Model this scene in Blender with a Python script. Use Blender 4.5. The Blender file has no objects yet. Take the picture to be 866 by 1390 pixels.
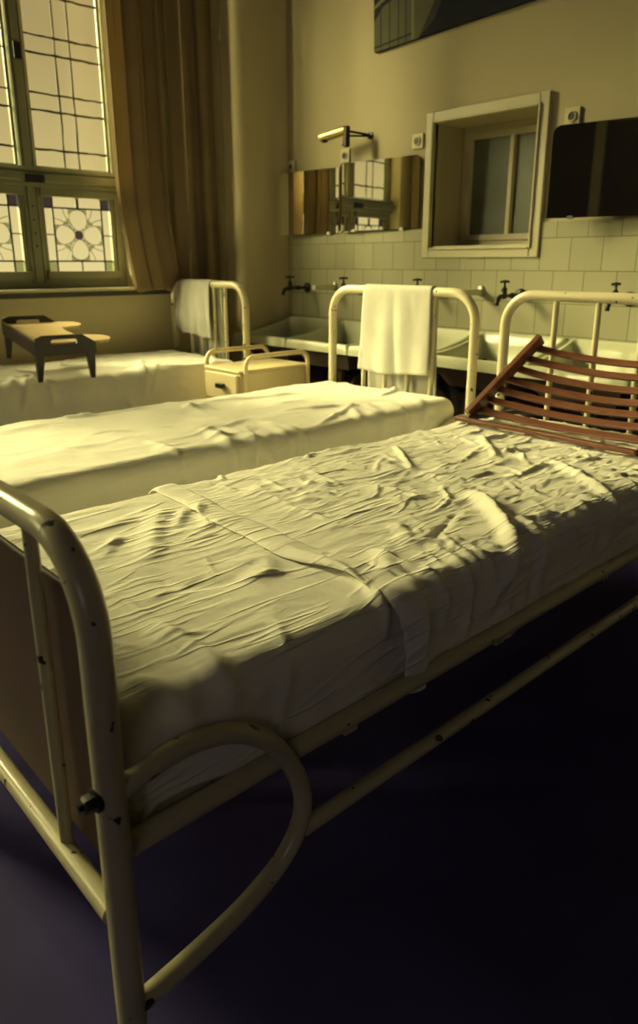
import bpy, bmesh, math, random
import numpy as np
from mathutils import Vector, Matrix
random.seed(7)
PI = math.pi
COL = bpy.context.scene.collection
V3 = Vector

# ------------------------------------------------------------------ materials
def newmat(name):
    m = bpy.data.materials.new(name); m.use_nodes = True
    nt = m.node_tree; nt.nodes.clear()
    out = nt.nodes.new('ShaderNodeOutputMaterial')
    b = nt.nodes.new('ShaderNodeBsdfPrincipled')
    nt.links.new(b.outputs[0], out.inputs[0])
    return m, nt, b, out

def coords(nt):
    return nt.nodes.new('ShaderNodeTexCoord').outputs['Object']

def noise(nt, scale, detail=4, rough=.5, vec=None, dist=0):
    n = nt.nodes.new('ShaderNodeTexNoise'); n.inputs['Scale'].default_value = scale
    n.inputs['Detail'].default_value = detail; n.inputs['Roughness'].default_value = rough
    n.inputs['Distortion'].default_value = dist
    nt.links.new(vec or coords(nt), n.inputs['Vector'])
    return n.outputs[0]

def ramp(nt, fac, stops):
    r = nt.nodes.new('ShaderNodeValToRGB')
    e = r.color_ramp.elements
    while len(e) < len(stops): e.new(.5)
    for i, (p, c) in enumerate(stops):
        e[i].position = p; e[i].color = (*c, 1)
    nt.links.new(fac, r.inputs[0]); return r.outputs[0]

def bump(nt, b, h, strength=.3, dist=.002):
    k = nt.nodes.new('ShaderNodeBump'); k.inputs['Strength'].default_value = strength
    k.inputs['Distance'].default_value = dist
    nt.links.new(h, k.inputs['Height']); nt.links.new(k.outputs[0], b.inputs['Normal'])
    return k

def simple(name, col, rough=.5, metal=0, var=.12, scale=6, bmp=0, bscale=60, spec=.5):
    m, nt, b, o = newmat(name)
    lo = tuple(c*(1-var) for c in col); hi = tuple(min(1, c*(1+var)) for c in col)
    nt.links.new(ramp(nt, noise(nt, scale, 5), [(.3, lo), (.7, hi)]), b.inputs['Base Color'])
    b.inputs['Roughness'].default_value = rough; b.inputs['Metallic'].default_value = metal
    b.inputs['Specular IOR Level'].default_value = spec
    if bmp: bump(nt, b, noise(nt, bscale, 4), bmp)
    return m

M = {}
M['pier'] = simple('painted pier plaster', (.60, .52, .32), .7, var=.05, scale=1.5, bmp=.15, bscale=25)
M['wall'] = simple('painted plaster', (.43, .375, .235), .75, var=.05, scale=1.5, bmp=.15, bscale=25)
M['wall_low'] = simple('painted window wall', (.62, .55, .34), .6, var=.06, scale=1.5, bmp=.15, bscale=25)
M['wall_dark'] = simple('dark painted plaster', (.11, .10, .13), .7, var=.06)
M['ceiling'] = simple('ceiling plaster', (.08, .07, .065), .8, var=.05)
M['floor'] = simple('dark blue linoleum', (.040, .033, .13), .5, var=.25, scale=3, bmp=.05, spec=.1)
M['trim'] = simple('cream gloss paint', (.48, .44, .30), .35, var=.05, scale=4)
M['winwood'] = simple('grey green window paint', (.20, .205, .14), .45, var=.15, scale=5, bmp=.1)
M['stone'] = simple('dark shaded sill stone', (.03, .028, .03), .4)  # dark stone, with the sill's underside shade put into the colour
M['silltop'] = simple('lit sill edge', (.6, .56, .4), .4)  # light on the sill's front top edge put into this pale colour
M['lead'] = simple('lead came', (.014, .015, .010), .6, var=.2, scale=30)
M['fireclay'] = simple('unglazed brown fireclay', (.10, .07, .05), .7)
M['porcelain'] = simple('glazed fireclay', (.56, .57, .40), .18, var=.05, scale=5)
M['brass'] = simple('brass tube', (.80, .62, .22), .3, metal=.7, var=.1)
M['blackmetal'] = simple('blackened metal', (.018, .016, .022), .4, metal=.3)
M['tapmetal'] = simple('tarnished dark tap', (.035, .035, .035), .35, metal=.6, scale=40)
M['steel'] = simple('dull steel', (.30, .29, .25), .35, metal=.8)
M['plate'] = simple('socket plate', (.5, .46, .30), .4)
M['woodpanel'] = simple('reddish fibre board', (.055, .026, .020), .5, var=.15, scale=8)
M['rubber'] = simple('black rubber', (.015, .013, .018), .6)
M['pipe'] = simple('dull waste pipe', (.12, .095, .07), .4, metal=.4)
M['cabinet'] = simple('cream locker enamel', (.66, .55, .32), .35, var=.05)
M['ground'] = simple('pavement outside', (.3, .28, .22), .9)

def mat_enamel(name, col, chips=.70):
    m, nt, b, o = newmat(name)
    base = ramp(nt, noise(nt, 5, 4), [(.3, tuple(c*.88 for c in col)), (.7, col)])
    n = noise(nt, 38, 2, .4)
    chip = ramp(nt, n, [(chips, (0, 0, 0)), (chips+.015, (1, 1, 1))])
    mix = nt.nodes.new('ShaderNodeMix'); mix.data_type = 'RGBA'
    nt.links.new(chip, mix.inputs[0]); nt.links.new(base, mix.inputs[6])
    mix.inputs[7].default_value = (.02, .015, .015, 1)
    nt.links.new(mix.outputs[2], b.inputs['Base Color'])
    b.inputs['Roughness'].default_value = .28
    return m
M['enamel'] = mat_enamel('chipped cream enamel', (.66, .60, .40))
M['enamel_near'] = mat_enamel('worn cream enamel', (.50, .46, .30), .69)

def mat_cloth(name, col, weave=900, crease=.4, cdist=.004, rough=.85):
    m, nt, b, o = newmat(name)
    co = coords(nt)
    nt.links.new(ramp(nt, noise(nt, 2.5, 4, vec=co), [(.25, tuple(c*.93 for c in col)), (.75, col)]), b.inputs['Base Color'])
    b.inputs['Roughness'].default_value = rough
    b.inputs['Specular IOR Level'].default_value = .2
    # pressed-in creases: families of sharp lines, broken up by noise; y and z are folded together so they run down the drop
    sp = nt.nodes.new('ShaderNodeSeparateXYZ'); nt.links.new(co, sp.inputs[0])
    ad = nt.nodes.new('ShaderNodeMath'); ad.operation = 'ADD'; nt.links.new(sp.outputs[1], ad.inputs[0]); nt.links.new(sp.outputs[2], ad.inputs[1])
    cb = nt.nodes.new('ShaderNodeCombineXYZ'); nt.links.new(sp.outputs[0], cb.inputs[0]); nt.links.new(ad.outputs[0], cb.inputs[1])
    hs = []
    for k, (rot, sc) in enumerate(((.75, (2.2, 15, 1)), (-.5, (2.5, 13, 1)), (.15, (2, 9, 1)), (1.5, (1.6, 10, 1)))):
        mp = nt.nodes.new('ShaderNodeMapping'); mp.inputs['Rotation'].default_value = (0, 0, rot)
        mp.inputs['Scale'].default_value = sc; mp.inputs['Location'].default_value = (k*3.1, k*1.7, 0)
        nt.links.new(cb.outputs[0], mp.inputs['Vector'])
        n = noise(nt, 1.0, 2, .5, vec=mp.outputs[0], dist=.35)
        r = ramp(nt, n, [(.47, (0, 0, 0)), (.5, (1, 1, 1)), (.53, (0, 0, 0))])
        msk = ramp(nt, noise(nt, 3.1+k*.7, 2, .5, vec=co), [(.42, (0, 0, 0)), (.62, (1, 1, 1))])
        mu = nt.nodes.new('ShaderNodeMath'); mu.operation = 'MULTIPLY'; nt.links.new(r, mu.inputs[0]); nt.links.new(msk, mu.inputs[1])
        hs.append(mu.outputs[0])
    add = None
    for h in hs:
        if add is None: add = h; continue
        a = nt.nodes.new('ShaderNodeMath'); a.operation = 'ADD'
        nt.links.new(add, a.inputs[0]); nt.links.new(h, a.inputs[1]); add = a.outputs[0]
    k1 = bump(nt, b, add, crease, cdist)
    k2 = nt.nodes.new('ShaderNodeBump'); k2.inputs['Strength'].default_value = .25; k2.inputs['Distance'].default_value = .001
    nt.links.new(noise(nt, weave, 2, vec=co), k2.inputs['Height'])
    nt.links.new(k1.outputs[0], k2.inputs['Normal']); nt.links.new(k2.outputs[0], b.inputs['Normal'])
    return m
M['sheet'] = mat_cloth('white cotton sheet', (.80, .78, .68), crease=.55, cdist=.004)
M['sheet_soft'] = mat_cloth('soft cotton sheet', (.80, .78, .68), crease=.2, cdist=.003)
M['mattress'] = mat_cloth('mattress ticking', (.40, .36, .27), crease=.1)
M['towel'] = mat_cloth('terry towel', (.84, .82, .72), weave=350, crease=.12)

def mat_towel():
    m, nt, b, o = newmat('terry towelling')
    nt.links.new(ramp(nt, noise(nt, 12, 3), [(.3, (.46, .45, .385)), (.7, (.52, .51, .435))]), b.inputs['Base Color'])
    b.inputs['Roughness'].default_value = .95
    bump(nt, b, noise(nt, 260, 3, .7), .6, .003)
    return m
M['towel'] = mat_towel()

def mat_curtain():
    m, nt, b, o = newmat('heavy brown curtain')
    nt.links.new(ramp(nt, noise(nt, 4, 4), [(.3, (.27, .20, .115)), (.7, (.34, .255, .15))]), b.inputs['Base Color'])
    b.inputs['Roughness'].default_value = .9
    bump(nt, b, noise(nt, 500, 2), .2, .001)
    tr = nt.nodes.new('ShaderNodeBsdfTranslucent'); tr.inputs[0].default_value = (.34, .26, .12, 1)
    mx = nt.nodes.new('ShaderNodeMixShader'); mx.inputs[0].default_value = .22
    nt.links.new(b.outputs[0], mx.inputs[1]); nt.links.new(tr.outputs[0], mx.inputs[2])
    nt.links.new(mx.outputs[0], o.inputs[0])
    return m
M['curtain'] = mat_curtain()

def mat_wood(name, c1, c2, rough=.35, sc=(1, 1, 1)):
    m, nt, b, o = newmat(name)
    mp = nt.nodes.new('ShaderNodeMapping'); mp.inputs['Scale'].default_value = sc
    nt.links.new(coords(nt), mp.inputs['Vector'])
    n = noise(nt, 6, 6, .6, vec=mp.outputs[0], dist=1.2)
    nt.links.new(ramp(nt, n, [(.3, c1), (.7, c2)]), b.inputs['Base Color'])
    b.inputs['Roughness'].default_value = rough
    bump(nt, b, n, .15, .001)
    return m
M['wood'] = mat_wood('varnished red brown wood', (.105, .036, .02), (.19, .072, .038), .3, (9, 1.2, 9))
M['wood_rail'] = mat_wood('varnished wood rail', (.10, .034, .02), (.17, .062, .034), .3, (2, 9, 2))
M['darkwood'] = mat_wood('dark stained wood', (.010, .006, .010), (.020, .010, .012), .35, (4, 4, 4))
M['tablewood'] = mat_wood('pale varnished table top', (.55, .40, .20), (.68, .52, .28), .25, (2, 8, 2))

def mat_pane(name, tint, gloss=.06):
    m, nt, b, o = newmat(name); nt.nodes.remove(b)
    t = nt.nodes.new('ShaderNodeBsdfTransparent')
    t.inputs[0].default_value = (*tint, 1)
    g = nt.nodes.new('ShaderNodeBsdfGlossy'); g.inputs['Roughness'].default_value = .25
    mx = nt.nodes.new('ShaderNodeMixShader'); mx.inputs[0].default_value = gloss
    nt.links.new(t.outputs[0], mx.inputs[1]); nt.links.new(g.outputs[0], mx.inputs[2])
    nt.links.new(mx.outputs[0], o.inputs[0])
    return m
M['pane'] = mat_pane('hazy window glass', (.93, .92, .86), .03)
M['pane_dark'] = mat_pane('dark coloured glass', (.06, .05, .09), .04)
M['pane_red'] = mat_pane('dusky red glass', (.22, .08, .07), .04)
M['pane_green'] = mat_pane('greenish glass', (.38, .42, .28), .04)

def mat_frosted():
    m, nt, b, o = newmat('obscured niche glass')
    nt.links.new(ramp(nt, noise(nt, 2.2, 3), [(.3, (.075, .085, .06)), (.7, (.14, .16, .11))]), b.inputs['Base Color'])
    b.inputs['Roughness'].default_value = .35
    bump(nt, b, noise(nt, 300, 3), .3, .001)
    return m
M['frosted'] = mat_frosted()

def mat_mirror():
    m, nt, b, o = newmat('mirror glass')
    b.inputs['Base Color'].default_value = (.86, .86, .80, 1)
    b.inputs['Metallic'].default_value = 1; b.inputs['Roughness'].default_value = .02
    return m
M['mirror'] = mat_mirror()

def mat_tiles():
    m, nt, b, o = newmat('cream wall tiles')
    g = nt.nodes.new('ShaderNodeNewGeometry')
    sep = nt.nodes.new('ShaderNodeSeparateXYZ'); nt.links.new(g.outputs['Position'], sep.inputs[0])
    cmb = nt.nodes.new('ShaderNodeCombineXYZ')
    mm = nt.nodes.new('ShaderNodeMath'); mm.operation = 'SUBTRACT'; nt.links.new(sep.outputs[1], mm.inputs[0]); mm.inputs[1].default_value = -10 + (2.391 - math.floor((2.391)/.152)*.152)
    m2 = nt.nodes.new('ShaderNodeMath'); m2.operation = 'SUBTRACT'; nt.links.new(sep.outputs[2], m2.inputs[0]); m2.inputs[1].default_value = 1.165 - 146*.145*1
    nt.links.new(mm.outputs[0], cmb.inputs[0]); nt.links.new(m2.outputs[0], cmb.inputs[1])
    bt = nt.nodes.new('ShaderNodeTexBrick')
    bt.offset = .5; bt.inputs['Scale'].default_value = 1
    bt.inputs['Brick Width'].default_value = .152; bt.inputs['Row Height'].default_value = .145
    bt.inputs['Mortar Size'].default_value = .0016; bt.inputs['Mortar Smooth'].default_value = .3
    bt.inputs['Color1'].default_value = (.40, .385, .27, 1); bt.inputs['Color2'].default_value = (.34, .33, .23, 1)
    bt.inputs['Mortar'].default_value = (.12, .10, .06, 1)
    nt.links.new(cmb.outputs[0], bt.inputs['Vector'])
    nt.links.new(bt.outputs[0], b.inputs['Base Color'])
    b.inputs['Roughness'].default_value = .2
    inv = nt.nodes.new('ShaderNodeMath'); inv.operation = 'SUBTRACT'; inv.inputs[0].default_value = 1
    nt.links.new(bt.outputs['Fac'], inv.inputs[1])
    bump(nt, b, inv.outputs[0], .6, .002)
    return m
M['tiles'] = mat_tiles()

# ------------------------------------------------------------------ mesh helpers
def link(name, me, mats, parent=None, smooth=True):
    o = bpy.data.objects.new(name, me); COL.objects.link(o)
    for m in (mats if isinstance(mats, (list, tuple)) else [mats]): me.materials.append(m)
    if smooth:
        me.polygons.foreach_set('use_smooth', [True]*len(me.polygons))
    if parent: o.parent = parent
    return o

def fin(name, bm, mats, parent=None, smooth=True, bevel=0, seg=2, autosmooth=True):
    bmesh.ops.recalc_face_normals(bm, faces=bm.faces)
    me = bpy.data.meshes.new(name); bm.to_mesh(me); bm.free()
    o = link(name, me, mats, parent, smooth)
    if bevel:
        md = o.modifiers.new('bevel', 'BEVEL'); md.width = bevel; md.segments = seg; md.limit_method = 'ANGLE'; md.angle_limit = .6
    if smooth and autosmooth:
        me.set_sharp_from_angle(angle=.7)
    return o

def box(bm, a, b, mat=0, M4=None):
    x0, y0, z0 = a; x1, y1, z1 = b
    vs = [bm.verts.new((x, y, z)) for x in (x0, x1) for y in (y0, y1) for z in (z0, z1)]
    if M4 is not None:
        for v in vs: v.co = M4 @ v.co
    for f in ((0, 1, 3, 2), (4, 6, 7, 5), (0, 4, 5, 1), (2, 3, 7, 6), (0, 2, 6, 4), (1, 5, 7, 3)):
        fc = bm.faces.new([vs[i] for i in f]); fc.material_index = mat
    return vs

def tube(bm, pts, r, n=14, caps=True, closed=False, mat=0):
    pts = [V3(p) for p in pts]; N = len(pts)
    rs = r if isinstance(r, (list, tuple)) else [r]*N
    rings = []; prev = None
    for i, p in enumerate(pts):
        if closed: t = (pts[(i+1) % N]-pts[i-1]).normalized()
        else: t = (pts[min(i+1, N-1)]-pts[max(i-1, 0)]).normalized()
        if prev is None:
            a = V3((0, 0, 1)) if abs(t.z) < .9 else V3((1, 0, 0))
            u = t.cross(a).normalized()
        else:
            u = (prev - t*prev.dot(t)).normalized()
        prev = u; w = t.cross(u)
        rings.append([bm.verts.new(p+(u*math.cos(2*PI*k/n)+w*math.sin(2*PI*k/n))*rs[i]) for k in range(n)])
    for i in range(N if closed else N-1):
        A, B = rings[i], rings[(i+1) % N]
        for k in range(n):
            f = bm.faces.new((A[k], A[(k+1) % n], B[(k+1) % n], B[k])); f.material_index = mat
    if caps and not closed:
        for R_ in (rings[0], rings[-1]):
            f = bm.faces.new(R_); f.material_index = mat

def arc(c, r, a0, a1, u, v, n=8):
    u = V3(u); v = V3(v); c = V3(c)
    return [c+(u*math.cos(a0+(a1-a0)*i/n)+v*math.sin(a0+(a1-a0)*i/n))*r for i in range(n+1)]

def smooth_path(pts, n=8):
    P = [V3(p) for p in pts]; out = []
    for i in range(len(P)-1):
        p0 = P[max(i-1, 0)]; p1 = P[i]; p2 = P[i+1]; p3 = P[min(i+2, len(P)-1)]
        for k in range(n):
            t = k/n
            out.append(.5*((2*p1)+(p2-p0)*t+(2*p0-5*p1+4*p2-p3)*t*t+(3*p1-p0-3*p2+p3)*t**3))
    out.append(P[-1]); return out

def lathe(bm, prof, n=20, M4=None, mat=0):
    """prof: (radius, height) pairs about Z"""
    rings = []
    for r, z in prof:
        if r < 1e-6: rings.append([bm.verts.new((0, 0, z))])
        else: rings.append([bm.verts.new((r*math.cos(2*PI*k/n), r*math.sin(2*PI*k/n), z)) for k in range(n)])
    for A, B in zip(rings[:-1], rings[1:]):
        for k in range(n):
            k2 = (k+1) % n
            if len(A) == 1 and len(B) == 1: continue
            if len(A) == 1: f = bm.faces.new((A[0], B[k], B[k2]))
            elif len(B) == 1: f = bm.faces.new((A[k], A[k2], B[0]))
            else: f = bm.faces.new((A[k], A[k2], B[k2], B[k]))
            f.material_index = mat
    if M4 is not None:
        for R_ in rings:
            for v in R_: v.co = M4 @ v.co

def along(p, d):
    """matrix that takes +Z to direction d, origin to p"""
    return Matrix.Translation(V3(p)) @ V3(d).to_track_quat('Z', 'Y').to_matrix().to_4x4()

def thing(name, label, cat, loc=(0, 0, 0), group=None):
    o = bpy.data.objects.new(name, None); COL.objects.link(o)
    o.empty_display_size = .1
    o.location = loc
    o['label'] = label; o['category'] = cat
    if group: o['group'] = group
    return o

def tag(o, label, cat, group=None):
    o['label'] = label; o['category'] = cat
    if group: o['group'] = group
    return o

def struct(o):
    o['kind'] = 'structure'; return o

def reloc(root):
    """parts were modelled in world space: keep them there under a moved root"""
    inv = Matrix.Translation(-root.location)
    for c in root.children:
        c.matrix_parent_inverse = inv

def dup(root, dloc, label, mirror=None):
    r = root.copy(); COL.objects.link(r); r.location = root.location + V3(dloc); r['label'] = label
    for ch in root.children:
        c = ch.copy(); COL.objects.link(c); c.parent = r
        for g in ch.children:
            d = g.copy(); COL.objects.link(d); d.parent = c
    return r

# numpy gradient-free value noise (smooth)
def vnoise(x, y, seed=0):
    rng = np.random.RandomState(seed); T = rng.rand(64, 64)*2-1
    xi = np.floor(x).astype(int); yi = np.floor(y).astype(int)
    fx = x-xi; fy = y-yi
    fx = fx*fx*fx*(fx*(fx*6-15)+10); fy = fy*fy*fy*(fy*(fy*6-15)+10)
    g = lambda a, b: T[a % 64, b % 64]
    return (g(xi, yi)*(1-fx)+g(xi+1, yi)*fx)*(1-fy)+(g(xi, yi+1)*(1-fx)+g(xi+1, yi+1)*fx)*fy

def fbm(x, y, sc, seed=0, octv=4):
    s = 0; a = 1; t = 0
    for k in range(octv):
        s = s+a*vnoise(x*sc+17.3*k, y*sc+9.1*k, seed+k); t += a; a *= .5; sc *= 2.03
    return s/t

def ridged(x, y, sc, seed=0, octv=3, p=2.5):
    wx = x+.06*fbm(x, y, sc*.6, seed+50, 2); wy = y+.06*fbm(x, y, sc*.6, seed+60, 2)
    s = 0; a = 1; t = 0
    for k in range(octv):
        s = s+a*(1-np.abs(vnoise(wx*sc+5.3*k, wy*sc+3.1*k, seed+k)))**p; t += a; a *= .5; sc *= 2.1
    return s/t

def stroke(X, Y, pts, w, h):
    P = [np.array(p) for p in pts]
    if len(P) > 2:
        sp = smooth_path([(p[0], p[1], 0) for p in P], 6); P = [np.array((q.x, q.y)) for q in sp]
    best = np.full(X.shape, 1e9); tt = np.zeros(X.shape); n = len(P)-1
    for i in range(n):
        a, b = P[i], P[i+1]; d = b-a; L = d@d+1e-12
        t = np.clip(((X-a[0])*d[0]+(Y-a[1])*d[1])/L, 0, 1)
        q = (X-a[0]-t*d[0])**2+(Y-a[1]-t*d[1])**2
        k = q < best; best = np.where(k, q, best); tt = np.where(k, (i+t)/n, tt)
    dist = np.sqrt(best)
    return h*np.exp(-(dist/w)**2)*np.clip(np.sin(PI*np.clip(tt, .04, .96))*1.4, 0, 1)

def cloth(name, rect, z, Uo, Vo, res, disp, r=.045, lift=0.0, parent=None, mat=None, hem=None, thick=0):
    """rect = (x0,x1,y0,y1) plan of the padded block, Uo/Vo = cloth extents; overhang folds over the rounded edge"""
    x0, x1, y0, y1 = rect
    nu = max(2, int((Uo[1]-Uo[0])/res)); nv = max(2, int((Vo[1]-Vo[0])/res))
    U, W = np.meshgrid(np.linspace(*Uo, nu), np.linspace(*Vo, nv), indexing='ij')
    ix0, ix1, iy0, iy1 = x0+r, x1-r, y0+r, y1-r
    if hem:
        s = hem(U)      # side hem scale
        over = np.where(W < iy0, W-iy0, np.where(W > iy1, W-iy1, 0))
        Wb = np.clip(W, iy0, iy1)+over*s
    else: Wb = W
    cx = np.clip(U, ix0, ix1); cy = np.clip(Wb, iy0, iy1)
    dx = U-cx; dy = Wb-cy; d = np.sqrt(dx*dx+dy*dy); dd = np.maximum(d, 1e-9)
    ex, ey = dx/dd, dy/dd
    q = r*PI/2
    ang = np.minimum(d, q)/r
    off = r*np.sin(ang); drop = r*(1-np.cos(ang))+np.maximum(d-q, 0)
    X = cx+ex*off; Y = cy+ey*off; Z = z-drop
    NX = ex*np.sin(ang); NY = ey*np.sin(ang); NZ = np.cos(ang)
    H = disp(U, Wb, d)+lift
    X = X+NX*H; Y = Y+NY*H; Z = Z+NZ*H
    co = np.stack([X, Y, Z], -1).reshape(-1, 3)
    idx = np.arange(nu*nv).reshape(nu, nv)
    F = np.stack([idx[:-1, :-1], idx[1:, :-1], idx[1:, 1:], idx[:-1, 1:]], -1).reshape(-1, 4)
    me = bpy.data.meshes.new(name); me.from_pydata(co.tolist(), [], F.tolist()); me.update()
    o = link(name, me, mat, parent)
    if thick:
        md = o.modifiers.new('thickness', 'SOLIDIFY'); md.thickness = thick; md.offset = -1
    return o

# ------------------------------------------------------------------ room
XW, YW = 3.15, 4.10         # sink wall face, window wall face
XB, YB, ZC = -5.2, -3.2, 4.0
def sbox(name, boxes, m, bevel=0):
    bm = bmesh.new()
    for a, b in boxes: box(bm, a, b)
    return struct(fin(name, bm, m, smooth=False, bevel=bevel))

sbox('floor', [((XB-.3, YB-.3, -.15), (XW+.6, YW+.5, 0))], M['floor'])
sbox('ceiling', [((XB-.3, YB-.3, ZC), (XW+.6, YW+.5, ZC+.15))], M['ceiling'])
# sink wall with the niche opening
NY0, NY1, NZ0, NZ1 = 1.945, 2.545, 1.273, 1.875
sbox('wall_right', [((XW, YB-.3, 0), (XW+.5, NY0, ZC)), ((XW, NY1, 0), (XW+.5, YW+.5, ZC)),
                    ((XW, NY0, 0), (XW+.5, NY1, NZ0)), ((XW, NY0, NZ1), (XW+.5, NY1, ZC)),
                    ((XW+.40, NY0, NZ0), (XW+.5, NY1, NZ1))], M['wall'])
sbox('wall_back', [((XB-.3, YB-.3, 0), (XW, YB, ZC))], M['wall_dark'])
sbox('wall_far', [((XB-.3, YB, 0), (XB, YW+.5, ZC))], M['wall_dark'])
# window wall: openings
WZ0 = 1.06
openings = [(1.17, 2.26), (-.62, .47), (-2.95, -1.86)]
TOP = {1.17: 3.40}
bx = [((XB, YW, 0), (XW, YW+.12, WZ0-.03)), ((XB, YW, 3.40), (XW, YW+.12, ZC))]
edges = [XB]+[e for o in sorted(openings) for e in o]+[XW]
for i in range(0, len(edges), 2): bx.append(((edges[i], YW, WZ0-.03), (edges[i+1], YW+.12, 3.40)))
for a, b in openings[1:]: bx.append(((a, YW, 2.75), (b, YW+.12, 3.40)))
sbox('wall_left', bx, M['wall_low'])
# rounded corner pier between curtains and sinks
bm = bmesh.new()
prof = [(XW, 3.775)]
prof = [(XW+.0, 3.70)]+[(XW-.07+.07*math.cos(a), 3.705+.07*math.sin(a)) for a in [0, .4, .8, 1.2, PI/2]]
prof += [(2.90+.06*math.cos(a), 3.835+.06*math.sin(a)) for a in [-PI/2, -PI/2-.4, -PI/2-.8, -PI/2-1.2, -PI]]
prof += [(2.84, YW+.01), (XW+.02, YW+.01), (XW+.02, 3.70)]
lo = [bm.verts.new((x, y, 0)) for x, y in prof]; hi = [bm.verts.new((x, y, ZC)) for x, y in prof]
for i in range(len(prof)):
    j = (i+1) % len(prof); bm.faces.new((lo[i], lo[j], hi[j], hi[i]))
bm.faces.new(lo); bm.faces.new(hi)
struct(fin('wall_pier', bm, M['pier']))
# door in the far wall (seen only in the right-hand mirror)
droot = bpy.data.objects.new('door_1', None); COL.objects.link(droot); droot.location = (XB, 2.2, 0); struct(droot)
bm = bmesh.new(); box(bm, (XB, 1.62, 0), (XB+.045, 1.74, 3.1)); box(bm, (XB, 2.66, 0), (XB+.045, 2.80, 3.1)); box(bm, (XB, 1.62, 3.1), (XB+.05, 2.80, 3.22))
fin('door_casing', bm, M['trim'], droot, smooth=False, bevel=.006)
bm = bmesh.new(); box(bm, (XB, 1.74, .01), (XB+.02, 2.66, 3.1))
for (p, q) in ((.2, 1.0), (1.15, 2.9)):
    for ya in (1.84, 2.25): box(bm, (XB+.02, ya, p), (XB+.028, ya+.32, q))
dl = fin('door_leaf', bm, M['wall_dark'], droot, smooth=False, bevel=.006)
bm = bmesh.new(); tube(bm, [(XB+.02, 2.58, 1.05), (XB+.06, 2.58, 1.05), (XB+.06, 2.48, 1.05)], .009, 8); fin('door_handle', bm, M['brass'], dl)
droot.location = (XB, 2.2, 0); reloc(droot)
# tile cladding
T = .010
sbox('trim_1', [((XW-T, .2, .70), (XW, 3.70, 1.227)), ((XW-T, 2.595, 1.227), (XW, 3.70, 1.372)),
                ((XW-T, .2, 1.227), (XW, 1.893, 1.382))], M['tiles'])
sbox('trim_8', [((XW-.006, .2, 0), (XW, 3.70, .70))], simple('brown under-sink shade', (.07, .045, .04), .5))  # shadow below the sinks, painted as a dark brown slab on the wall
# sills
for i, (a, b) in enumerate(openings):
    bm = bmesh.new(); box(bm, (a-.06, YW-.05, WZ0-.045), (b+.06 if i else 2.83, YW+.13, WZ0-.018))
    struct(fin('trim_%d' % (2+2*i), bm, M['stone'], smooth=False, bevel=.003))
    bm = bmesh.new(); box(bm, (a-.05, YW-.045, WZ0-.018), (b+.05 if i else 2.81, YW+.13, WZ0))
    struct(fin('trim_%d' % (3+2*i), bm, M['silltop'], smooth=False, bevel=.003))

# ------------------------------------------------------------------ windows
YG = 4.22        # glass plane
def wframe(bm, x0, x1, z0, z1, w, d0, d1):
    box(bm, (x0, d0, z0), (x0+w, d1, z1)); box(bm, (x1-w, d0, z0), (x1, d1, z1))
    box(bm, (x0+w, d0, z0), (x1-w, d1, z0+w)); box(bm, (x0+w, d0, z1-w), (x1-w, d1, z1))

def leadgrid(bm, vx, hz, x0, x1, z0, z1, r=.0055, seed=1):
    rnd = random.Random(seed)
    wob = lambda s: rnd.uniform(-s, s)
    for x in vx:
        n = 22; tube(bm, [(x+wob(.0022), YG-.002+wob(.001), z0+(z1-z0)*k/n) for k in range(n+1)], [r*rnd.uniform(.75, 1.3) for _ in range(n+1)], 6)
    for z in hz:
        n = 12; tube(bm, [(x0+(x1-x0)*k/n, YG-.004+wob(.001), z+wob(.0022)) for k in range(n+1)], [r*rnd.uniform(.75, 1.35) for _ in range(n+1)], 6)
    for x in vx:
        for z in hz:
            mm = Matrix.Translation((x, YG-.004, z)) @ Matrix.Diagonal((1, .6, 1, 1))
            lathe(bm, [(0, -.010), (.008, -.005), (.0105, 0), (.008, .005), (0, .010)], 8, mm)

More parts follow.
